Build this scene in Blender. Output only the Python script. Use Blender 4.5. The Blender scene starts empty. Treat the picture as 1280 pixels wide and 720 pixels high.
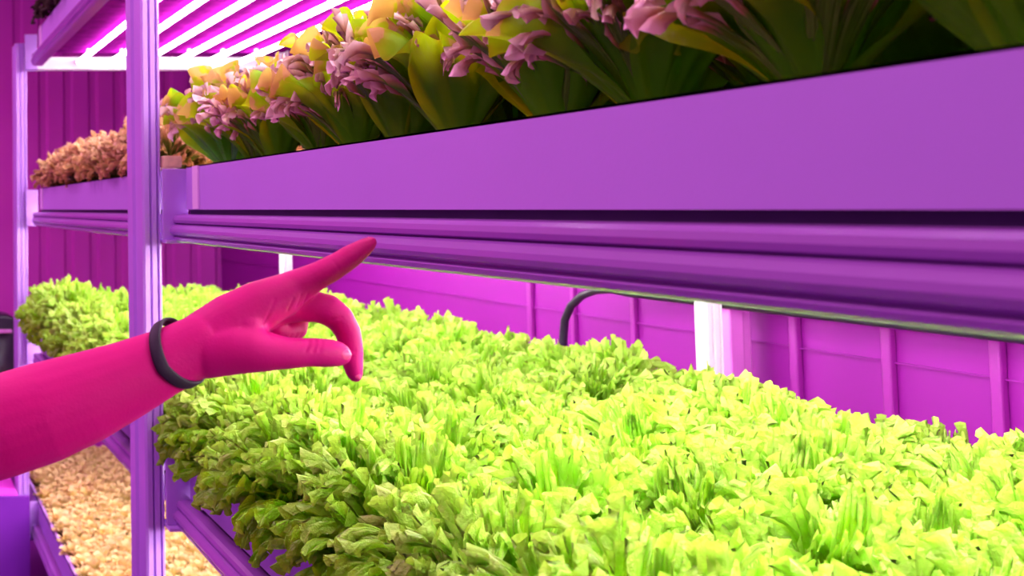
import bpy, bmesh, math, random
import numpy as np
from mathutils import Vector, Matrix
random.seed(7)
S = bpy.context.scene
COL = S.collection
PI = math.pi

# ------------------------------------------------------------------ camera
F = 1400.0; PU = -130.0; HV = 262.0
TH = math.radians(3.0)
PV = HV - F*math.tan(TH)
cam = bpy.data.cameras.new('camera'); co = bpy.data.objects.new('camera', cam); COL.objects.link(co)
cam.sensor_fit = 'HORIZONTAL'; cam.sensor_width = 36; cam.lens = 36*F/1280
co.location = (0, 0, 0); co.rotation_euler = (PI/2 + TH, 0, 0)
cam.shift_x = (640-PU)/1280; cam.shift_y = -(360-PV)/1280
cam.clip_start = 0.02
cam.dof.use_dof = True; cam.dof.focus_distance = 1.25; cam.dof.aperture_fstop = 9.0
S.camera = co

def at(u, v, Y):
    x = (u-PU)/F; y = (PV-v)/F
    d = (x, math.cos(TH)-y*math.sin(TH), math.sin(TH)+y*math.cos(TH))
    k = Y/d[1]
    return Vector((d[0]*k, Y, d[2]*k))

# ------------------------------------------------------------------ materials
def mat(name, col, rough=0.5, metal=0.0, spec=0.5, noise=0.0, nscale=8.0, bump=0.0, bscale=60.0):
    m = bpy.data.materials.new(name); m.use_nodes = True
    nt = m.node_tree; b = nt.nodes['Principled BSDF']
    b.inputs['Roughness'].default_value = rough; b.inputs['Metallic'].default_value = metal
    b.inputs['Specular IOR Level'].default_value = spec
    tc = nt.nodes.new('ShaderNodeTexCoord')
    nz = nt.nodes.new('ShaderNodeTexNoise'); nz.inputs['Scale'].default_value = nscale; nz.inputs['Detail'].default_value = 4
    nt.links.new(tc.outputs['Object'], nz.inputs['Vector'])
    rp = nt.nodes.new('ShaderNodeValToRGB')
    c0 = [max(0, c*(1-noise)) for c in col]; c1 = [min(1, c*(1+noise)) for c in col]
    rp.color_ramp.elements[0].position = 0.3; rp.color_ramp.elements[1].position = 0.7
    rp.color_ramp.elements[0].color = (*c0, 1); rp.color_ramp.elements[1].color = (*c1, 1)
    nt.links.new(nz.outputs['Fac'], rp.inputs['Fac']); nt.links.new(rp.outputs['Color'], b.inputs['Base Color'])
    if bump:
        n2 = nt.nodes.new('ShaderNodeTexNoise'); n2.inputs['Scale'].default_value = bscale; n2.inputs['Detail'].default_value = 3
        nt.links.new(tc.outputs['Object'], n2.inputs['Vector'])
        bp = nt.nodes.new('ShaderNodeBump'); bp.inputs['Strength'].default_value = bump; bp.inputs['Distance'].default_value = 0.002
        nt.links.new(n2.outputs['Fac'], bp.inputs['Height']); nt.links.new(bp.outputs['Normal'], b.inputs['Normal'])
    return m

def leafmat(name, stops, rough=0.45, trans=0.35, tcol=(0.6, 0.8, 0.05), spec=0.4, nscale=60, var=0.35, vein=0.0):
    """colour runs from the leaf base (UV y=0) to its tip (UV y=1)"""
    m = bpy.data.materials.new(name); m.use_nodes = True
    nt = m.node_tree; b = nt.nodes['Principled BSDF']; out = nt.nodes['Material Output']
    b.inputs['Roughness'].default_value = rough; b.inputs['Specular IOR Level'].default_value = spec
    uv = nt.nodes.new('ShaderNodeUVMap'); sp = nt.nodes.new('ShaderNodeSeparateXYZ'); nt.links.new(uv.outputs['UV'], sp.inputs[0])
    tc = nt.nodes.new('ShaderNodeTexCoord')
    nz = nt.nodes.new('ShaderNodeTexNoise'); nz.inputs['Scale'].default_value = nscale; nz.inputs['Detail'].default_value = 3
    nt.links.new(tc.outputs['Object'], nz.inputs['Vector'])
    oi = nt.nodes.new('ShaderNodeObjectInfo')
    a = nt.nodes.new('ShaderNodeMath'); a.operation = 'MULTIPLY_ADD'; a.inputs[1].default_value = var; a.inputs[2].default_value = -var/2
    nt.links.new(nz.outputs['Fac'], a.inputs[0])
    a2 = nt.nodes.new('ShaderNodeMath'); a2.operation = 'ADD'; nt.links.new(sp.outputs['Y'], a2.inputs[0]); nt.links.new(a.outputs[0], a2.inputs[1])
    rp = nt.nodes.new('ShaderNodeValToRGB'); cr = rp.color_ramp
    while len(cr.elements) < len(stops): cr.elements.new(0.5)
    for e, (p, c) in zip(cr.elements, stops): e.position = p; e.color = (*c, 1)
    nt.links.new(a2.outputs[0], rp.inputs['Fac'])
    hs = nt.nodes.new('ShaderNodeHueSaturation')
    mr = nt.nodes.new('ShaderNodeMapRange'); mr.inputs['To Min'].default_value = 0.82; mr.inputs['To Max'].default_value = 1.12
    nt.links.new(oi.outputs['Random'], mr.inputs['Value']); nt.links.new(mr.outputs[0], hs.inputs['Value'])
    nt.links.new(rp.outputs['Color'], hs.inputs['Color'])
    colr = hs.outputs['Color']
    nt.links.new(colr, b.inputs['Base Color'])
    if vein:
        wv = nt.nodes.new('ShaderNodeTexNoise'); wv.inputs['Scale'].default_value = 90 if vein < 1 else 260; wv.inputs['Detail'].default_value = 2
        nt.links.new(tc.outputs['Object'], wv.inputs['Vector'])
        bp = nt.nodes.new('ShaderNodeBump'); bp.inputs['Strength'].default_value = vein; bp.inputs['Distance'].default_value = 0.003
        nt.links.new(wv.outputs['Fac'], bp.inputs['Height']); nt.links.new(bp.outputs['Normal'], b.inputs['Normal'])
    tr = nt.nodes.new('ShaderNodeBsdfTranslucent')
    mx = nt.nodes.new('ShaderNodeMix'); mx.data_type = 'RGBA'; mx.blend_type = 'MIX'; mx.inputs[0].default_value = 0.5
    nt.links.new(colr, mx.inputs[6]); mx.inputs[7].default_value = (*tcol, 1)
    nt.links.new(mx.outputs[2], tr.inputs['Color'])
    ms = nt.nodes.new('ShaderNodeMixShader'); ms.inputs[0].default_value = trans
    nt.links.new(b.outputs[0], ms.inputs[1]); nt.links.new(tr.outputs[0], ms.inputs[2]); nt.links.new(ms.outputs[0], out.inputs[0])
    return m

def emit(name, col, st):
    m = bpy.data.materials.new(name); m.use_nodes = True; nt = m.node_tree
    b = nt.nodes['Principled BSDF']; b.inputs['Base Color'].default_value = (.8, .8, .8, 1)
    b.inputs['Emission Color'].default_value = (*col, 1); b.inputs['Emission Strength'].default_value = st
    return m

M = {}  # steel, wall and skin bases carry the magenta light's tint
M['metal'] = mat('violet_tinted_steel', (.56, .29, .84), .38, 0, .5, .04, 5)
M['gutter'] = mat('violet_plastic_gutter', (.40, .14, .56), .26, 0, .5, .04, 5)
M['panel'] = mat('violet_trough_panel', (.57, .31, .87), .45, 0, .4, .03, 3, .05, 200)
M['litedge'] = mat('lit_end_flange', (.95, .7, .98), .5)  # pale tone paints in the light caught by the flange
M['white'] = mat('white_painted_post', (.9, .85, .9), .4)
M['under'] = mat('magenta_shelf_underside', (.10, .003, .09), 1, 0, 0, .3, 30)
M['wall'] = mat('magenta_wall_panel', (.26, .003, .27), .6, 0, .3, .06, 1.5)
M['wallend'] = mat('magenta_end_wall', (.52, .04, .47), .6, 0, .2, .05, 1.2)
M['rib'] = mat('magenta_wall_rib', (.31, .008, .30), .5)
M['pinkpost'] = mat('pink_wall_upright', (.90, .22, .85), .5)
M['floor'] = mat('dark_violet_floor', (.25, .05, .40), .5, 0, .4, .15, 3, .1, 30)
M['bench'] = mat('violet_bench_board', (.22, .02, .45), .5, 0, .4, .08, 6)
M['benchtop'] = mat('lit_magenta_bench_top', (.95, .10, .85), .5, 0, .3, .05, 6)  # light on the bench top is put into this bright base
M['black'] = mat('black_rubber', (.02, .012, .03), .35, 0, .5, .2, 20)
M['gap_shade'] = mat('dark_violet_gap_shade', (.07, .03, .12), .6, 0, .2, .1, 20)  # dark tone stands in for shade in the gap under the panel
M['strap'] = mat('black_silicone', (.025, .012, .03), .6, 0, .3, .2, 40, .1, 300)
M['foam'] = mat('tan_growing_foam', (.85, .62, .38), .9, 0, .1, .15, 60, .6, 150)
M['soil'] = mat('brown_growing_mat', (.12, .07, .04), .95, 0, .1, .5, 50, .8, 100)
M['cap'] = mat('lamp_end_cap', (.85, .7, .9), .4)
LED = (1.0, .90, .94)
M['led'] = emit('tube_light_glow', LED, 34.0)

# skin
def skinmat():
    m = mat('skin', (.62, .0015, .19), .55, 0, .22, .07, 14, .12, 500)
    b = m.node_tree.nodes['Principled BSDF']
    b.inputs['Subsurface Weight'].default_value = .12
    b.inputs['Subsurface Radius'].default_value = (1, .2, .15); b.inputs['Subsurface Scale'].default_value = .006
    return m
M['skin'] = skinmat()
M['nail'] = mat('fingernail', (.92, .09, .30), .35, 0, .4, .02, 10)
M['sleeve'] = mat('dark_sleeve_cloth', (.03, .02, .05), .9, 0, .1, .2, 60, .4, 300)

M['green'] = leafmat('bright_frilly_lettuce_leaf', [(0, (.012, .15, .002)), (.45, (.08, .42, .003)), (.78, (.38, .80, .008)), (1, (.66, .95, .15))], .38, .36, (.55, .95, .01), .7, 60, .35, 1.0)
M['broad'] = leafmat('broad_lettuce_leaf', [(0, (.10, .58, .006)), (.5, (.08, .50, .004)), (.85, (.32, .72, .005)), (.97, (.42, .50, .02)), (1, (.72, .34, .20))], .4, .58, (.95, 1.0, .003), .3, 22, .95, .9)
M['frill'] = leafmat('red_frilled_leaf_edge', [(0, (.05, .30, .004)), (.80, (.08, .30, .01)), (.90, (.60, .28, .18)), (1, (1, .72, .72))], .3, .2, (.8, .45, .2), .5, 60, .15)
M['red'] = leafmat('red_tipped_lettuce_leaf', [(0, (.04, .13, .005)), (.66, (.08, .17, .006)), (.86, (.60, .34, .10)), (1, (.98, .66, .36))], .45, .2, (.8, .45, .1), .3)
M['dark'] = leafmat('shaded_lettuce_leaf', [(0, (.02, .03, .01)), (1, (.05, .03, .02))], .6, .05, (.1, .1, .01), .2)  # missing light on the top tier is put into the leaf colour
M['seed'] = leafmat('tan_seedling_leaf', [(0, (.16, .18, .01)), (.5, (.70, .60, .16)), (1, (.95, .72, .36))], .5, .2, (.8, .6, .2), .3, 40, .6)

# ------------------------------------------------------------------ builders
def link(name, me, m=None, parent=None, loc=None):
    o = bpy.data.objects.new(name, me); COL.objects.link(o)
    if m is not None and me is not None and not me.materials: me.materials.append(m)
    if parent: o.parent = parent
    if loc: o.location = loc
    return o
def tag(o, label=None, cat=None, group=None, kind=None):
    if label: o['label'] = label
    if cat: o['category'] = cat
    if group: o['group'] = group
    if kind: o['kind'] = kind
    return o
def empty(name, loc=(0, 0, 0)):
    o = bpy.data.objects.new(name, None); o.empty_display_size = .05; COL.objects.link(o); o.location = loc; return o
def boxes(name, bl, m, parent=None, bevel=0.0, loc=None):
    """bl: list of (x0,x1,y0,y1,z0,z1)"""
    bm = bmesh.new()
    for (x0, x1, y0, y1, z0, z1) in bl:
        r = bmesh.ops.create_cube(bm, size=1)
        for v in r['verts']:
            v.co = Vector(((x0+x1)/2+v.co.x*(x1-x0), (y0+y1)/2+v.co.y*(y1-y0), (z0+z1)/2+v.co.z*(z1-z0)))
    if bevel: bmesh.ops.bevel(bm, geom=bm.edges[:], offset=bevel, segments=2, affect='EDGES', profile=.5)
    me = bpy.data.meshes.new(name); bm.to_mesh(me); bm.free()
    return link(name, me, m, parent, loc)
def extrude(name, prof, y0, y1, m, parent=None, closed=True, smooth=False, ny=1):
    """prof: (x,z) outline swept along Y"""
    n = len(prof); vs = []; fs = []
    for k in range(ny+1):
        y = y0+(y1-y0)*k/ny
        vs += [(x, y, z) for x, z in prof]
    for k in range(ny):
        for i in range(n):
            j = (i+1) % n
            fs.append((k*n+i, k*n+j, (k+1)*n+j, (k+1)*n+i))
    fs.append(tuple(range(n))); fs.append(tuple(ny*n+i for i in reversed(range(n))))
    me = bpy.data.meshes.new(name); me.from_pydata(vs, [], fs)
    bm = bmesh.new(); bm.from_mesh(me); bmesh.ops.recalc_face_normals(bm, faces=bm.faces[:]); bm.to_mesh(me); bm.free()
    o = link(name, me, m, parent)
    return o
def tube_mesh(pts, r, n=10, name='tube'):
    vs = []; fs = []; pts = [Vector(p) for p in pts]
    for i, p in enumerate(pts):
        d = (pts[min(i+1, len(pts)-1)]-pts[max(i-1, 0)]).normalized()
        a = d.orthogonal().normalized() if i == 0 else (a - d*a.dot(d)).normalized()
        b = d.cross(a)
        for k in range(n):
            t = 2*PI*k/n; vs.append(p + (a*math.cos(t)+b*math.sin(t))*r)
    for i in range(len(pts)-1):
        for k in range(n):
            j = (k+1) % n; fs.append((i*n+k, i*n+j, (i+1)*n+j, (i+1)*n+k))
    fs.append(tuple(reversed(range(n)))); fs.append(tuple((len(pts)-1)*n+k for k in range(n)))
    me = bpy.data.meshes.new(name); me.from_pydata([tuple(v) for v in vs], [], fs)
    for p in me.polygons: p.use_smooth = len(p.vertices) == 4
    return me

# ------------------------------------------------------------------ the setting
YN, YF = 1.96, 4.02            # near faces of the two post lines
ZFL = -1.5
def structure(o): return tag(o, kind='structure')
structure(boxes('floor', [(-2.2, 1.72, -1.2, 6.0, ZFL-.05, ZFL)], M['floor']))
structure(boxes('wall_back', [(1.62, 1.70, -1.2, 6.0, ZFL, 1.9)], M['wall']))
structure(boxes('wall_end', [(-2.2, 1.62, 5.6, 5.7, ZFL, 1.9)], M['wallend']))
# shallow ribs of the back wall, each batten on its own
for i, u in enumerate([652, 705, 779, 976, 1090, 1224]):
    Y = F*1.6/(u-PU); w = .006 if u in (705, 779) else .009
    structure(boxes('trim_%d' % (i+1), [(1.608, 1.62, Y-w, Y+w, ZFL, 1.9)], M['rib'], bevel=.003))
structure(boxes('trim_7', [(1.614, 1.62, -1.2, 5.6, -.249, -.246)], M['wall']))
# fluted cladding at the end wall behind the rack
pr = []
x = .5
while x < 1.60:
    pr += [(x, 0), (x+.012, -.012), (x+.085, -.012), (x+.097, 0)]
    x += .125
vs = []; fs = []
for z in (ZFL, 1.9):
    vs += [(a, 5.595+b, z) for a, b in pr]
n = len(pr)
for i in range(n-1): fs.append((i, i+1, n+i+1, n+i))
me = bpy.data.meshes.new('trim_8'); me.from_pydata(vs, [], fs)
structure(link('trim_8', me, M['wallend']))

# ------------------------------------------------------------------ rack frame
tiers = [-1.10, -.488, 0.0, .56]
PX0, PX1 = .431, .464
GR = empty('rack', (.95, 3, ZFL)); tag(GR, 'violet steel multi-tier growing rack standing along the magenta wall', 'rack')
def glob(o, parent):          # keep world placement under an empty
    o.parent = parent; o.matrix_parent_inverse = Matrix.Translation(-parent.location)
    return o
def post(x0, x1, y0, y1, m, z1):
    w = x1-x0; d = y1-y0
    # outer box channel with two shallow grooves on the face toward the aisle end
    prof = [(x0, y0+.004), (x0+.004, y0), (x0+w*.36, y0), (x0+w*.42, y0+.006), (x0+w*.50, y0), (x0+w*.74, y0), (x0+w*.8, y0+.006), (x0+w*.86, y0), (x1-.003, y0), (x1, y0+.004),
            (x1, y1-.004), (x1-.004, y1), (x0+.004, y1), (x0, y1-.004), (x0, y0+d*.65), (x0+.005, y0+d*.62), (x0+.005, y0+d*.35), (x0, y0+d*.31)]
    vs = [(a, b, ZFL) for a, b in prof]+[(a, b, z1) for a, b in prof]; n = len(prof)
    fs = [(i, (i+1) % n, n+(i+1) % n, n+i) for i in range(n)]+[tuple(range(n)), tuple(2*n-1-i for i in range(n))]
    me = bpy.data.meshes.new('post'); me.from_pydata(vs, [], fs)
    bm = bmesh.new(); bm.from_mesh(me); bmesh.ops.recalc_face_normals(bm, faces=bm.faces[:]); bm.to_mesh(me); bm.free()
    return glob(link('post', me, m), GR)
post(PX0, PX1, YN, YN+.13, M['metal'], 1.2)
post(PX0, PX1+.008, YF, YF+.11, M['metal'], .60)
post(PX0, PX1, -1.0, -.87, M['metal'], 1.2)
for (a, b, y) in ((1.425, 1.458, 1.985), (1.40, 1.44, YF+.06), (1.425, 1.456, -.95)):
    o = post(a, b, y, y+.03, M['white'], 1.2 if y < 3 else .60); tag(o, label='white painted rear post')
# a second upright, its pink light put into the colour, right beside the rear one, against the wall
structure(boxes('trim_9', [(1.553, 1.58, 2.10, 2.13, ZFL, 1.9), (1.58, 1.60, 2.11, 2.13, ZFL, 1.9)], M['pinkpost'], bevel=.003))
for y in (YN, YF):
    for z in tiers:
        if y > 3 and z < -1: pass
        pl = boxes('bracket_plate', [(PX1, .508, y-.012, y-.004, z-.052, z+.071), (PX1, .508, y-.03, y+.03, z-.058, z-.052)], M['metal'], bevel=.0015)
        glob(pl, GR)
        glob(boxes('cross_beam', [(.508, 1.43 if y < 3 else 1.38, y+.03, y+.075, z-.050, z-.012)], M['metal'], bevel=.003), GR)
glob(boxes('cross_beam', [(PX1, 1.38, YF+.0, YF+.05, .506, .550)], M['white'], bevel=.003), GR)

# ------------------------------------------------------------------ troughs
def gutter_prof(z):
    P = [(.5135, -.0082), (.500, -.0082), (.487, -.0095), (.482, -.013), (.4805, -.018), (.482, -.0225), (.487, -.0245),
         (.480, -.0275), (.4755, -.033), (.4745, -.038), (.477, -.0425), (.483, -.0455), (.480, -.049), (.482, -.0535), (.488, -.056), (.5135, -.056)]
    return [(a, z+b) for a, b in P]
def trough(y0, y1, z, label, soil=True, far=False):
    t = empty('planting_trough', (.95, (y0+y1)/2, z)); tag(t, label, 'planting trough')
    hb = 1.40 if not far else 1.36
    def P(o): return glob(o, t)
    P(boxes('front_panel', [(.500, .503, y0+.002, y1, z, z+.0735), (.500, .512, y0+.002, y1, z+.0715, z+.0735)], M['panel']))
    P(boxes('back_panel', [(hb-.004, hb, y0, y1, z, z+.0735)], M['panel']))
    P(boxes('end_panel', [(.503, hb-.004, y0, y0+.003, z, z+.0735)], M['panel'])); P(boxes('end_panel', [(.503, hb-.004, y1-.003, y1, z, z+.0735)], M['panel']))
    P(boxes('bottom_board', [(.515, hb-.004, y0+.003, y1-.003, z-.012, z-.001)], M['under']))
    o = P(boxes('end_flange', [(.4965, .4998, y1-.085, y1-.052, z+.001, z+.0725)], M['litedge'])); tag(o, label='end flange painted pale pink as if lit')
    g = P(extrude('gutter', gutter_prof(z), y0-.0, y1+.02, M['gutter']))
    o = P(boxes('gutter_cap', [(.478, .512, y1+.02, y1+.027, z-.050, z-.010)], M['gutter'], bevel=.003)); 
    o = P(boxes('shade_strip', [(.506, .515, y0+.003, y1, z-.0081, z-.0002)], M['gap_shade'])); tag(o, label='dark strip painted as gap shade')
    if soil: P(boxes('growing_mat', [(.512, hb-.01, y0+.01, y1-.01, z+.045, z+.062)], M['foam'] if z > -.3 else M['soil']))
    return t
NB = (-.80, 1.93); FB = (2.13, 3.90)
nm = ['bottom', 'lower', 'middle', 'top']
for k, z in enumerate(tiers):
    if k != 1 or True:
        trough(NB[0], NB[1], z, 'long violet trough on the %s tier of the rack bay nearest the camera' % nm[k])
    trough(FB[0], FB[1] if k else 4.9, z, 'violet trough on the %s tier of the rack bay beyond the tall post' % nm[k], far=True)
# pale foam block poking out by the middle plate
o = boxes('foam_block', [(.466, .500, YN-.004, YN+.05, .0735, .094)], M['foam'], bevel=.002)
tag(o, 'small tan foam block on the bracket plate beside the tall post', 'foam block')

# ------------------------------------------------------------------ tube lights
def lamp(x, y0, y1, z, label, group):
    t = empty('tube_light', (x, (y0+y1)/2, z)); tag(t, label, 'tube light', group)
    L = (y1-y0)/2
    link('tube', tube_mesh([(0, -L+.01, 0), (0, L-.01, 0)], .0082, 10, 'tube'), M['led'], t)
    for s in (-1, 1):
        link('end_cap', tube_mesh([(0, s*(L-.012), 0), (0, s*L, 0)], .0105, 10, 'end_cap'), M['cap'], t)
    for yy in (-L*.8, L*.8):
        boxes('mounting_clip', [(-.004, .004, yy-.01, yy+.01, .0082, .022)], M['cap'], t)
    return t
proto = {}
def copy_tree(o, parent=None):
    c = o.copy(); COL.objects.link(c)
    if parent: c.parent = parent
    for ch in list(o.children): copy_tree(ch, c)
    return c
NAMES = ['nearest the aisle', 'second from the aisle', 'third from the aisle', 'fourth from the aisle', 'fifth from the aisle', 'nearest the wall']
for (key, y0, y1) in (('f', 2.12, 3.99), ('n', .1, 1.93)):
    for k in (1, 2, 3):
        z = tiers[k]-.034 if k < 3 else .527
        for i in range(6):
            x = .655+.115*i if (key, k) == ('f', 3) else .562+.13*i
            lab = 'glowing pinkish white tube light under the %s tier, %s%s' % (nm[k], NAMES[i], '' if key == 'f' else ', near bay')
            g = 'tube lights under the %s tier %s' % (nm[k], 'beyond the tall post' if key == 'f' else 'in the near bay')
            if key not in proto: proto[key] = o = lamp(x, y0, y1, z, lab, g)
            else:
                o = copy_tree(proto[key]); o.location = (x, (y0+y1)/2, z); o['label'] = lab; o['group'] = g

# ------------------------------------------------------------------ leaves
def leaf_arrays(az, tilt0, tilt1, length, width, ruff, freq, ns, nt, rng, cup=.25, r0=.006, z0=0, edge=.0, base_w=.25, s_pow=2.0, curl=0.0, er=.20):
    """a leaf growing from the centre: azimuth, tilt from vertical at base and tip"""
    ph = rng.uniform(0, 6.28, 4)
    s = np.linspace(0, 1, ns); t = np.linspace(-1, 1, nt)
    tilt = tilt0+(tilt1-tilt0)*s**1.3+curl*np.clip((s-.68)/.32, 0, 1)**1.5
    ds = length/(ns-1)
    rr = r0+np.concatenate([[0], np.cumsum(np.sin(tilt[1:])*ds)]); zz = z0+np.concatenate([[0], np.cumsum(np.cos(tilt[1:])*ds)])
    w = width*(base_w+(1-base_w)*np.sin(np.clip(s*1.15, 0, 1)*PI/2)**1.2)
    w = w*np.where(s > .8, 1-1.2*(s-.8), 1)
    S_, T_ = np.meshgrid(s, t, indexing='ij')
    W = w[:, None]*T_
    ex = ruff*(S_**s_pow)*(.25+.75*np.maximum(np.abs(T_), np.clip((S_-.7)/.3, 0, 1)))
    rf = ex*(np.sin(freq*T_*2.0+ph[0]+S_*3)+.5*np.sin(freq*1.3*T_+ph[1]+S_*5)+.5*np.sin(freq*S_*1.6+ph[2]+T_*2)*np.abs(T_))
    tipz = edge*np.sin(freq*1.3*T_+ph[3])*(S_**4)
    SE = S_*(1-er*T_**2)
    rr2 = np.interp(SE, s, rr); zz2 = np.interp(SE, s, zz); tl = np.interp(SE, s, tilt)
    nrm_r = np.cos(tl); nrm_z = -np.sin(tl)
    cupd = cup*width*(np.abs(T_)**2)*(.3+.7*S_)
    R = rr2+(rf-cupd)*nrm_r+tipz*np.sin(tl)
    Z = zz2+(rf-cupd)*nrm_z+tipz*np.cos(tl)
    # across direction
    ca, sa = math.cos(az), math.sin(az)
    W = W+.35*ex*np.cos(freq*T_*2.0+ph[2]+S_*5)
    X = R*ca-W*sa; Y = R*sa+W*ca
    V = np.stack([X, Y, Z], -1).reshape(-1, 3)
    UV = np.stack([(T_+1)/2, S_], -1).reshape(-1, 2)
    i = np.arange(ns-1)[:, None]*nt+np.arange(nt-1)[None, :]
    Fq = np.stack([i, i+1, i+nt+1, i+nt], -1).reshape(-1, 4)
    return V, UV, Fq
def mesh_from(leaves, name, m):
    Vs = []; Us = []; Fs = []; off = 0
    for V, U, Fq in leaves:
        Vs.append(V); Us.append(U); Fs.append(Fq+off); off += len(V)
    V = np.concatenate(Vs); U = np.concatenate(Us); Fq = np.concatenate(Fs)
    me = bpy.data.meshes.new(name)
    me.vertices.add(len(V)); me.vertices.foreach_set('co', V.ravel().astype(np.float32))
    me.loops.add(Fq.size); me.loops.foreach_set('vertex_index', Fq.ravel().astype(np.int32))
    me.polygons.add(len(Fq)); me.polygons.foreach_set('loop_start', np.arange(0, Fq.size, 4, dtype=np.int32))
    me.polygons.foreach_set('use_smooth', np.ones(len(Fq), dtype=bool))
    uvl = me.uv_layers.new(name='UVMap'); uvl.data.foreach_set('uv', U[Fq.ravel()].ravel().astype(np.float32))
    me.update(); me.validate(); me.materials.append(m)
    return me
R_ = math.radians
def frilly(seed, m, H=.15, n=46, droop=80, name='leaves', outer=.12):
    rng = np.random.default_rng(seed); L = []
    for k in range(n):
        q = k/(n-1)                       # 0 inner .. 1 outer
        az = k*2.39996+rng.uniform(-.2, .2)
        t0 = R_(3+42*q+rng.uniform(-4, 4)); t1 = R_(12+(droop-12)*q**1.3+rng.uniform(-14, 22))
        ln = H*(.92+.14*rng.random())*(1.0-.24*q)
        L.append(leaf_arrays(az, t0, t1, ln, .012+.006*q, .0066, 8+rng.uniform(-1, 1), 16, 28, rng, cup=.12, edge=.004, base_w=.15, s_pow=2.6, curl=rng.uniform(-.7, 1.9), er=.30))
        L[-1][1][:, 1] *= 1-outer*q**2
    return mesh_from(L, name, m)
def broad(seed):
    rng = np.random.default_rng(seed); L = []; Fr = []
    n = 17
    for k in range(n):
        q = k/(n-1); az = k*2.39996+rng.uniform(-.3, .3)
        t0 = R_(4+26*q+rng.uniform(-5, 5)); t1 = R_(5+62*q**1.1+rng.uniform(-12, 12))
        ln = .165*(1-.1*q)*rng.uniform(.9, 1.08)
        L.append(leaf_arrays(az, t0, t1, ln, .032+.012*q, .013, 5.0+rng.uniform(-.8, .8), 22, 34, rng, cup=.3, edge=.007, curl=rng.uniform(-.2, 1.2), base_w=.18, s_pow=1.6))
    for k in range(95):
        q = (k+.5)/95; az = rng.uniform(0, 6.28)
        t0 = R_(3+24*q); t1 = R_(12+60*q)
        Fr.append(leaf_arrays(az, t0, t1, .156*rng.uniform(.78, 1.10), .0072, .0058, 7.5, 18, 28, rng, cup=.1, edge=.004, base_w=.015, s_pow=4.0, curl=rng.uniform(-1, 2.2), er=.35))
    return mesh_from(L, 'broad_leaves', M['broad']), mesh_from(Fr, 'frilled_tips', M['frill'])

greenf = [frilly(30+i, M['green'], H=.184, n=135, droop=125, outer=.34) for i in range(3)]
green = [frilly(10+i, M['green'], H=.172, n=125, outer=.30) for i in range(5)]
def put(me_list, name, x, y, z, sc, label, cat, group, rng=random, sq=1.0):
    o = link(name, rng.choice(me_list)); o.location = (x, y, z); o.rotation_euler = (rng.uniform(-.12, .12), rng.uniform(-.12, .12), rng.uniform(0, 6.28))
    o.scale = (sc, sc, sc*sq); tag(o, label, cat, group); return o
rows = [.548, .685, .810, .935, 1.06, 1.185, 1.31]
rown = ['front row over the edge', 'second row', 'third row', 'fourth row', 'fifth row', 'sixth row', 'back row by the wall']
z0 = tiers[1]+.060
# near bay of the lower tier
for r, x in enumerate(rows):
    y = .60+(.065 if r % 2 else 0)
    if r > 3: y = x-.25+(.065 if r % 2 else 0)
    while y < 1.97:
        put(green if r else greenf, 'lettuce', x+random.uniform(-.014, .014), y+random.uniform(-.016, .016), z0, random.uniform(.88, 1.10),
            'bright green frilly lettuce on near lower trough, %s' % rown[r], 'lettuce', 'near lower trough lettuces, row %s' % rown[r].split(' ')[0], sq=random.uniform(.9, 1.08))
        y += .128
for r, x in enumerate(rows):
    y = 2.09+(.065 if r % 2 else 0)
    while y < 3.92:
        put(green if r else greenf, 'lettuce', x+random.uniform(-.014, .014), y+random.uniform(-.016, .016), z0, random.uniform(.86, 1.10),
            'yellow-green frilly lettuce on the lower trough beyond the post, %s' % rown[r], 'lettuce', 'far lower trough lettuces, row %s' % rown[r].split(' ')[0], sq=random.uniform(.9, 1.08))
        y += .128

# middle tier, near bay: broad leaved red lettuces
bmesh_pairs = [broad(40+i) for i in range(5)]
def put_broad(x, y, z, sc, label, group):
    e = empty('red_lettuce', (x, y, z)); e.rotation_euler = (random.uniform(-.1, .1), random.uniform(-.15, 0), random.uniform(0, 6.28)); e.scale = (sc,)*3
    a, b = random.choice(bmesh_pairs)
    link('broad_leaves', a, None, e); link('frilled_tips', b, None, e)
    tag(e, label, 'lettuce', group); return e
bn = ['front', 'second', 'third']
for r, x in enumerate([.585, .725, .87]):
    y = .42+.07*(r % 2)+(.02 if r == 0 else 0)
    while y < 1.99:
        put_broad(x+random.uniform(-.012, .012), y, tiers[2]+.060, random.uniform(.98, 1.12),
                  'olive green lettuce with pink frilled tips above the long panel, %s row' % bn[r], 'broad lettuces on the near middle trough, %s row' % bn[r])
        y += .140
# middle tier, far bay: salmon tipped frilly lettuces
red = [frilly(70+i, M['red'], H=.145, n=60, droop=95) for i in range(4)]
for r, x in enumerate([.555, .675, .80, .92, 1.04]):
    y = 2.27+.055*(r % 2)
    while y < 3.88:
        put(red, 'red_lettuce', x+random.uniform(-.01, .01), y+random.uniform(-.012, .012), tiers[2]+.060, random.uniform(.85, 1.05),
            'salmon tipped frilly lettuce on the middle trough beyond the post, %s row' % ['front', 'second', 'third', 'fourth', 'back'][r], 'lettuce',
            'salmon lettuces on the far middle trough, %s row' % ['front', 'second', 'third', 'fourth', 'back'][r])
        y += .115
# top tier, far bay: silhouettes, their shade put into a dark leaf colour
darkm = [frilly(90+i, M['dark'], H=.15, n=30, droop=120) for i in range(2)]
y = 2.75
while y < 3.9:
    put(darkm, 'shaded_lettuce', .56+random.uniform(-.01, .01), y, tiers[3]+.055, random.uniform(.95, 1.1), 'lettuce coloured dark as if in shadow hanging over the edge of the topmost trough', 'lettuce', 'dark lettuces on the top trough')
    y += .13

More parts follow.
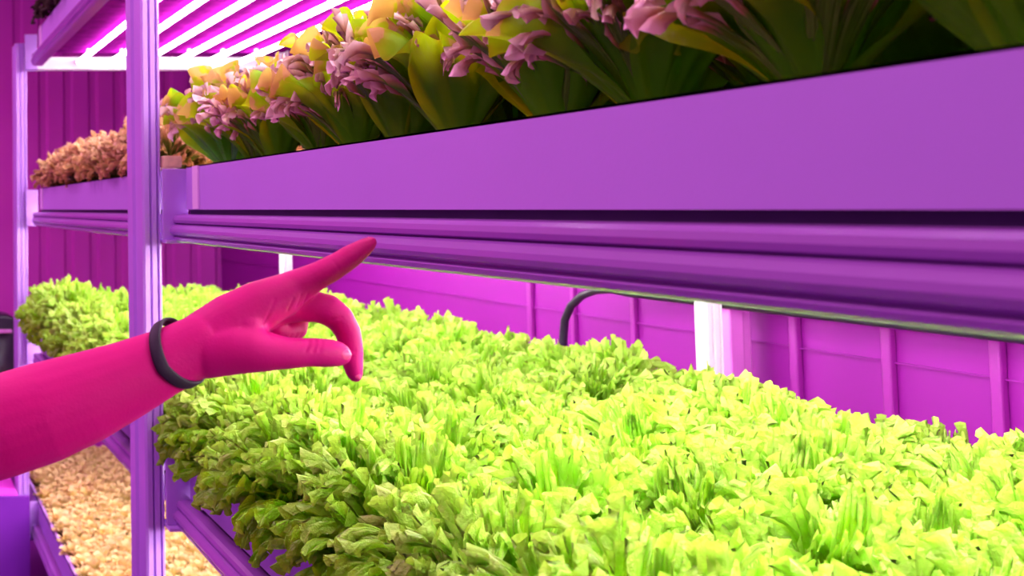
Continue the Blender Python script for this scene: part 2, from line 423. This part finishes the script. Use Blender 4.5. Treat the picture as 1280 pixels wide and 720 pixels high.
# bottom tier seedlings
def seedling(seed, m):
    rng = np.random.default_rng(seed); L = []
    for k in range(13):
        q = k/12; az = k*2.39996+rng.uniform(-.3, .3)
        L.append(leaf_arrays(az, R_(5+45*q), R_(20+75*q), .042*rng.uniform(.85, 1.1), .016, .0025, 3.0, 6, 7, rng, cup=.2, r0=.002, base_w=.3, s_pow=1.5))
    return mesh_from(L, 'leaves', m)
seeds = [seedling(120+i, M['seed']) for i in range(5)]
zs = tiers[0]+.062
spots = []
y = 2.98; j = 0
rg = random.Random(5)
while y < 4.85:
    x = .535+(.022 if j % 2 else 0)
    while x < 1.30:
        u = PU+F*x/y; 
        if u < 300: spots.append((u, x, y))
        x += .050
    y += .054; j += 1
extra = []
spots.sort(key=lambda s: s[2])
keep = spots if len(spots) <= 300 else spots[:300]
for (u, x, y) in keep:
    o = put(seeds, 'seedling', x+rg.uniform(-.008, .008), y+rg.uniform(-.008, .008), zs, rg.uniform(.85, 1.2), 'small tan and pink seedling in the dense bed on the bottom trough beyond the post', 'seedling', 'seedlings on the far bottom trough', rng=rg)
# everything else of that bed, as one mass
L = []
def bake(src, x, y, z, sc, az):
    n = len(src.vertices); V = np.empty(n*3, np.float32); src.vertices.foreach_get('co', V); V = V.reshape(-1, 3)*sc
    c, s = math.cos(az), math.sin(az)
    V = np.stack([V[:, 0]*c-V[:, 1]*s+x, V[:, 0]*s+V[:, 1]*c+y, V[:, 2]+z], -1)
    Fq = np.empty(len(src.loops), np.int32); src.loops.foreach_get('vertex_index', Fq); U = np.empty(len(src.loops)*2, np.float32)
    src.uv_layers[0].data.foreach_get('uv', U); Uv = np.zeros((n, 2)); Uv[Fq] = U.reshape(-1, 2)
    return V, Uv, Fq.reshape(-1, 4)
kept = {(round(a[1], 4), round(a[2], 4)) for a in keep}
y = 2.18; j = 0
while y < 4.85:
    x = .535+(.022 if j % 2 else 0)
    while x < 1.33:
        if not (y > 2.95 and PU+F*x/y < 300):
            L.append(bake(rg.choice(seeds), x+rg.uniform(-.008, .008), y, zs, rg.uniform(.85, 1.2), rg.uniform(0, 6)))
        x += .050
    y += .054; j += 1
for (u, x, y) in spots[300:]: L.append(bake(rg.choice(seeds), x, y, zs, 1.0, rg.uniform(0, 6)))
o = link('seedling_bed', mesh_from(L, 'seedling_bed', M['seed'])); tag(o, 'mass of tan seedlings filling the rest of the bottom trough', 'seedlings', kind='stuff')

# ------------------------------------------------------------------ wall hose
hp = []
for u in range(1500, 770, -40): hp.append((1.52, F*1.52/(u-PU), -.173))
for (u, v) in ((765, 362), (745, 363), (728, 369), (714, 382), (706, 400), (704, 425), (706, 470)):
    hp.append(tuple(at(u, v, F*1.52/(u-PU))))
o = link('hose', tube_mesh(hp, .0085, 10, 'hose'), M['black']); tag(o, 'black water hose arching down behind the lettuces beneath the middle trough', 'hose')

# ------------------------------------------------------------------ far end: bench, container, violet plants
b0 = empty('bench', (.0, 4.4, ZFL)); tag(b0, 'low violet bench with a magenta top painted bright as if lit at the far end of the aisle', 'bench')
glob(boxes('bench_top', [(-.8, .425, 3.95, 4.90, -1.010, -.990)], M['benchtop'], bevel=.003), b0)
glob(boxes('side_board', [(-.78, .462, 3.925, 3.95, ZFL, -.992)], M['bench']), b0)
glob(boxes('side_board', [(-.78, -.76, 3.95, 4.88, ZFL, -1.010)], M['bench']), b0)
bm = bmesh.new(); bmesh.ops.create_cube(bm, size=1)
cx = at(5, 500, 4.6)
for v in bm.verts: v.co = Vector((v.co.x*.30, v.co.y*.22, v.co.z*.66))
top = [e for e in bm.edges if abs(e.verts[0].co.x-e.verts[1].co.x) < .001 and abs(e.verts[0].co.z-e.verts[1].co.z) < .001 and e.verts[0].co.z > 0]
bmesh.ops.bevel(bm, geom=top, offset=.085, segments=8, affect='EDGES', profile=.5)
bmesh.ops.bevel(bm, geom=[e for e in bm.edges if e.is_manifold and e.calc_face_angle(0) > .6], offset=.012, segments=3, affect='EDGES')
me = bpy.data.meshes.new('container_body'); bm.to_mesh(me); bm.free()
for p in me.polygons: p.use_smooth = True
xr = at(27, 440, 4.6).x; zt = at(10, 392, 4.6).z
ct = empty('container', (xr-.15, 4.6, -.990)); tag(ct, 'black round-shouldered plastic container standing on the bench beyond the forearm', 'container')
link('body', me, M['black'], ct, (0, 0, (zt+.990)/2)); ct.children[0].scale.z = (zt+.990)/.66
boxes('handle', [(.03, .10, -.125, -.105, .50, .515)], mat('glossy_violet_plastic', (.5, .15, .5), .2), ct, bevel=.004)

# ------------------------------------------------------------------ forearm and hand
YH = .933; K = YH/F
def P(u, v, dy=0): 
    p = at(u, v, YH+dy) if dy == 0 else at(u, v, YH)
    return Vector((p.x, YH+dy, p.z))
def chain(pts, out, flat=1.0):
    for a, b in zip(pts[:-1], pts[1:]):
        L = math.hypot(a[0]-b[0], a[1]-b[1])+abs(a[3]-b[3])/K
        n = max(2, int(L/(min(a[2], b[2])*.16))+1)
        for i in range(n+1):
            t = i/n; q = [a[k]+(b[k]-a[k])*t for k in range(4)]
            out.append((P(q[0], q[1], q[3]), q[2]*K, flat))
balls = []
chain([(-560, 470, 66, .02), (-330, 520, 64, .01), (-170, 556, 62, 0), (-70, 556, 61, 0), (0, 533, 63, 0), (50, 517, 62, 0), (100, 499, 56.5, 0), (155, 476, 48, 0), (200, 455, 41.5, 0), (225, 443, 39, 0), (252, 431, 38.5, 0)], balls, .86)
# metacarpals
chain([(252, 428, 35, .004), (290, 402, 34, .004), (325, 383, 31, .004), (352, 371, 27, .004), (368, 361, 22, .004)], balls)
chain([(252, 432, 34, .008), (300, 405, 31, .016), (350, 390, 21, .018)], balls)
chain([(252, 432, 32, .012), (300, 408, 28, .026), (345, 396, 19, .034)], balls)
chain([(252, 436, 30, .014), (300, 420, 26, .034), (338, 404, 17, .048)], balls)
# index
chain([(366, 362, 22.5, .004), (388, 350, 18.5, .002), (402, 342, 16.5, 0), (412, 337, 16.3, 0), (428, 327.5, 15, 0), (436, 322, 14.6, 0), (448, 314, 12.6, 0), (458, 307, 10.2, 0), (464, 302.5, 7.2, 0)], balls)
# thumb (nearest to the viewer)
chain([(258, 438, 34, -.002), (285, 434, 32.5, -.007), (304, 434, 29.5, -.011), (320, 436, 25.5, -.014), (334, 437, 22, -.016), (352, 438, 19, -.018), (372, 437, 17.6, -.018), (386, 437, 17.6, -.018), (402, 438, 17, -.017), (411, 439, 15.6, -.016), (416, 440, 13, -.016)], balls)
# thumb web
chain([(305, 408, 30, .0), (332, 404, 12, .010), (350, 388, 11, .014)], balls)
# middle finger curling down
chain([(350, 388, 21, .018), (382, 385, 19.5, .014), (402, 385, 19.5, .010), (414, 388, 19.5, .008), (428, 399, 17.5, .006), (437, 415, 15.6, .004), (440, 430, 14.5, .003), (440.5, 440, 14.2, .002), (441, 452, 12.6, .001), (442.5, 463, 11, 0), (444, 469.5, 8.5, 0)], balls)
# ring and little finger folded into the palm
chain([(345, 394, 19, .034), (374, 395, 17.5, .034), (389, 402, 15.5, .034), (388, 416, 13.5, .032), (370, 421, 12, .024), (358, 416, 10, .020)], balls)
chain([(338, 402, 17, .048), (364, 402, 14, .050), (372, 414, 12, .048), (362, 424, 11, .042), (350, 422, 9.5, .034)], balls)
# build union and remesh
ico = bmesh.new(); bmesh.ops.create_icosphere(ico, subdivisions=3, radius=1)
IV = np.array([v.co[:] for v in ico.verts]); IF = np.array([[v.index for v in f.verts] for f in ico.faces]); ico.free()
Vs = []; Fs = []
for i, (c, r, fl) in enumerate(balls):
    Vs.append(IV*np.array([r, r*fl, r])+np.array(c[:])); Fs.append(IF+i*len(IV))
V = np.concatenate(Vs); Ft = np.concatenate(Fs)
me = bpy.data.meshes.new('person'); me.from_pydata(V.tolist(), [], Ft.tolist())
tmp = bpy.data.objects.new('tmp_body', me); COL.objects.link(tmp)
md = tmp.modifiers.new('r', 'REMESH'); md.mode = 'VOXEL'; md.voxel_size = .0012
sm = tmp.modifiers.new('s', 'SMOOTH'); sm.factor = .5; sm.iterations = 18
dg = bpy.context.evaluated_depsgraph_get(); me2 = bpy.data.meshes.new_from_object(tmp.evaluated_get(dg))
bpy.data.objects.remove(tmp)
# skin folds: shallow grooves across the joints, on the side toward the aisle
nv = len(me2.vertices); A = np.empty(nv*3, np.float32); me2.vertices.foreach_get('co', A); A = A.reshape(-1, 3)
Nn = np.empty(nv*3, np.float32); me2.vertices.foreach_get('normal', Nn); Nn = Nn.reshape(-1, 3)
folds = [((374, 421), (366, 433), .0007, -1), ((382, 421), (375, 434), .0007, -1), ((389, 422), (383, 433), .0005, -1),
         ((360, 372), (354, 386), .0008, -1), ((371, 368), (366, 382), .0008, -1), ((380, 366), (377, 378), .0006, -1),
         ((418, 336), (412, 326), .0004, -1), ((336, 372), (322, 404), .0006, -1), ((322, 404), (326, 418), .0006, -1),
         ((412, 400), (424, 396), .0005, -1), ((429, 436), (440, 438), .0005, -1)]
D = np.zeros(nv)
for (p, q, dep, sgn) in folds:
    a = np.array(P(*p)[:]); b = np.array(P(*q)[:])
    a2, b2 = a[[0, 2]], b[[0, 2]]; X2 = A[:, [0, 2]]
    t = np.clip(((X2-a2)@(b2-a2))/np.dot(b2-a2, b2-a2), 0, 1)
    d = np.linalg.norm(X2-(a2+t[:, None]*(b2-a2)), axis=1)
    D += dep*np.exp(-(d/.0011)**2)*(Nn[:, 1] < -.1)
A -= Nn*D[:, None]
me2.vertices.foreach_set('co', A.ravel()); me2.update()
for p in me2.polygons: p.use_smooth = True
me2.name = 'person'; me2.materials.clear()
person = link('person', me2, M['skin'])
tag(person, 'person reaching in from the aisle, bare forearm and hand with one index finger pointing', 'person')
# wristband
a = Vector((.88, 0, .47)).normalized(); nrm = Vector((-.47, 0, .88)); dep = Vector((0, -1, 0))
C = P(219, 443); vs = []; fs = []; N = 64
w = 8.0*K; 
for i in range(N):
    ph = 2*PI*i/N; c, s = math.cos(ph), math.sin(ph)
    rad = nrm*c*42*K+dep*s*37.5*K
    off = -a*(s*27*K)+a*(-10*K*(c < 0)*abs(c)*-1)
    up = (nrm*c+dep*s).normalized()
    for (dw, dr) in ((-1, 0), (-1, .0016), (-.7, .0024), (.7, .0024), (1, .0016), (1, 0)):
        vs.append(C+rad+off+a*(dw*w)+up*(dr-.0004))
for i in range(N):
    for k in range(6):
        j = (i+1) % N; l = (k+1) % 6
        fs.append((i*6+k, i*6+l, j*6+l, j*6+k))
me = bpy.data.meshes.new('wristband'); me.from_pydata([tuple(v) for v in vs], [], fs)
bm = bmesh.new(); bm.from_mesh(me); bmesh.ops.recalc_face_normals(bm, faces=bm.faces[:]); bm.to_mesh(me); bm.free()
for p in me.polygons: p.use_smooth = True
tag(link('wristband', me, M['strap'], person), label='black wristband')
# fingernails
def nail(c, ax, up, L, W, name='fingernail'):
    ax = ax.normalized(); up = (up-ax*up.dot(ax)).normalized(); sd = ax.cross(up)
    vs = []; fs = []; n = 8
    for lay in (0, 1):
        for i in range(n+1):
            s = i/n*2-1
            for j in range(n+1):
                t = j/n*2-1
                ww = W*math.sqrt(max(0.02, 1-max(0, (s-.3)/.72)**2)) if s > .3 else W*(1 if s > -.5 else math.sqrt(max(.1, 1-((-.5-s)/.6)**2)))
                vs.append(c+ax*(s*L)+sd*(t*ww)+up*(-.55*W*t*t-.12*L*s*s-(0.0007 if lay else 0)))
    m_ = (n+1)**2
    for i in range(n):
        for j in range(n):
            q = i*(n+1)+j
            fs.append((q, q+1, q+n+2, q+n+1)); fs.append((m_+q, m_+q+n+1, m_+q+n+2, m_+q+1))
    rim = [j for j in range(n+1)]+[(i*(n+1)+n) for i in range(1, n+1)]+[n*(n+1)+j for j in range(n-1, -1, -1)]+[i*(n+1) for i in range(n-1, 0, -1)]
    for p, q in zip(rim, rim[1:]+rim[:1]): fs.append((p, m_+p, m_+q, q))
    me = bpy.data.meshes.new(name); me.from_pydata([tuple(v) for v in vs], [], fs)
    for p in me.polygons: p.use_smooth = True
    return link(name, me, M['nail'], person)
nail(P(446.0, 466, -.0062), Vector((.12, 0, -1)), Vector((.45, -1, 0)), 6.5*K, 5.2*K)
nail(P(418, 438, -.0262), Vector((1, .25, -.05)), Vector((.35, -1, .1)), 7.0*K, 6.5*K)
nail(P(457, 298.6, .002), Vector((.82, 0, .57)), Vector((-.55, .3, .8)), 6*K, 4.5*K)
# sleeve on the upper arm, outside the picture
sl = []
for (u, v, r) in ((-340, 517, 78), (-420, 500, 82), (-520, 478, 86), (-620, 455, 88)): sl.append((P(u, v, .01), r*K))
vs = []; fs = []; N = 32
for (c, r) in sl+[(c, r-.004) for c, r in reversed(sl)]:
    for i in range(N):
        t = 2*PI*i/N; vs.append(c+Vector((-.2, 0, .98))*math.cos(t)*r*(1+.03*math.sin(3*t))+Vector((0, 1, 0))*math.sin(t)*r*.95)
R2 = len(sl)*2
for k in range(R2):
    for i in range(N):
        j = (i+1) % N; l = (k+1) % R2
        fs.append((k*N+i, k*N+j, l*N+j, l*N+i))
me = bpy.data.meshes.new('sleeve'); me.from_pydata([tuple(v) for v in vs], [], fs)
for p in me.polygons: p.use_smooth = True
tag(link('sleeve', me, M['sleeve'], person), label='dark sleeve')

# ------------------------------------------------------------------ light
w = bpy.data.worlds.new('world'); S.world = w; w.use_nodes = True
bg = w.node_tree.nodes['Background']; bg.inputs['Color'].default_value = (.82, .28, .72, 1); bg.inputs['Strength'].default_value = .26
# added pink fill lights over the aisle, unseen, to brighten arm and panels
def add_fill(x, y, z, sx, sy, col, p):
    l = bpy.data.lights.new('fill_light', 'AREA'); l.shape = 'RECTANGLE'; l.size = sx; l.size_y = sy; l.color = col; l.energy = p
    o = bpy.data.objects.new('fill_light', l); o.location = (x, y, z); COL.objects.link(o)
    structure(boxes('fill_light_box', [(x-sx/2-.02, x+sx/2+.02, y-sy/2-.02, y+sy/2+.02, z+.01, z+.06)], M['metal'], bevel=.004)); return o  # housing added to give the unseen fill light a body
add_fill(-.7, 1.6, 1.55, .3, 3.0, (1, .40, .84), 52)
add_fill(-.7, 4.6, 1.35, .3, 1.5, (1, .35, .80), 30)

S.view_settings.view_transform = 'Standard'; S.view_settings.look = 'None'; S.view_settings.gamma = 1
S.view_settings.use_curve_mapping = False; S.view_settings.exposure = 0.0
S.cycles.use_denoising = True; S.cycles.max_bounces = 8; S.cycles.transmission_bounces = 4; S.cycles.diffuse_bounces = 4
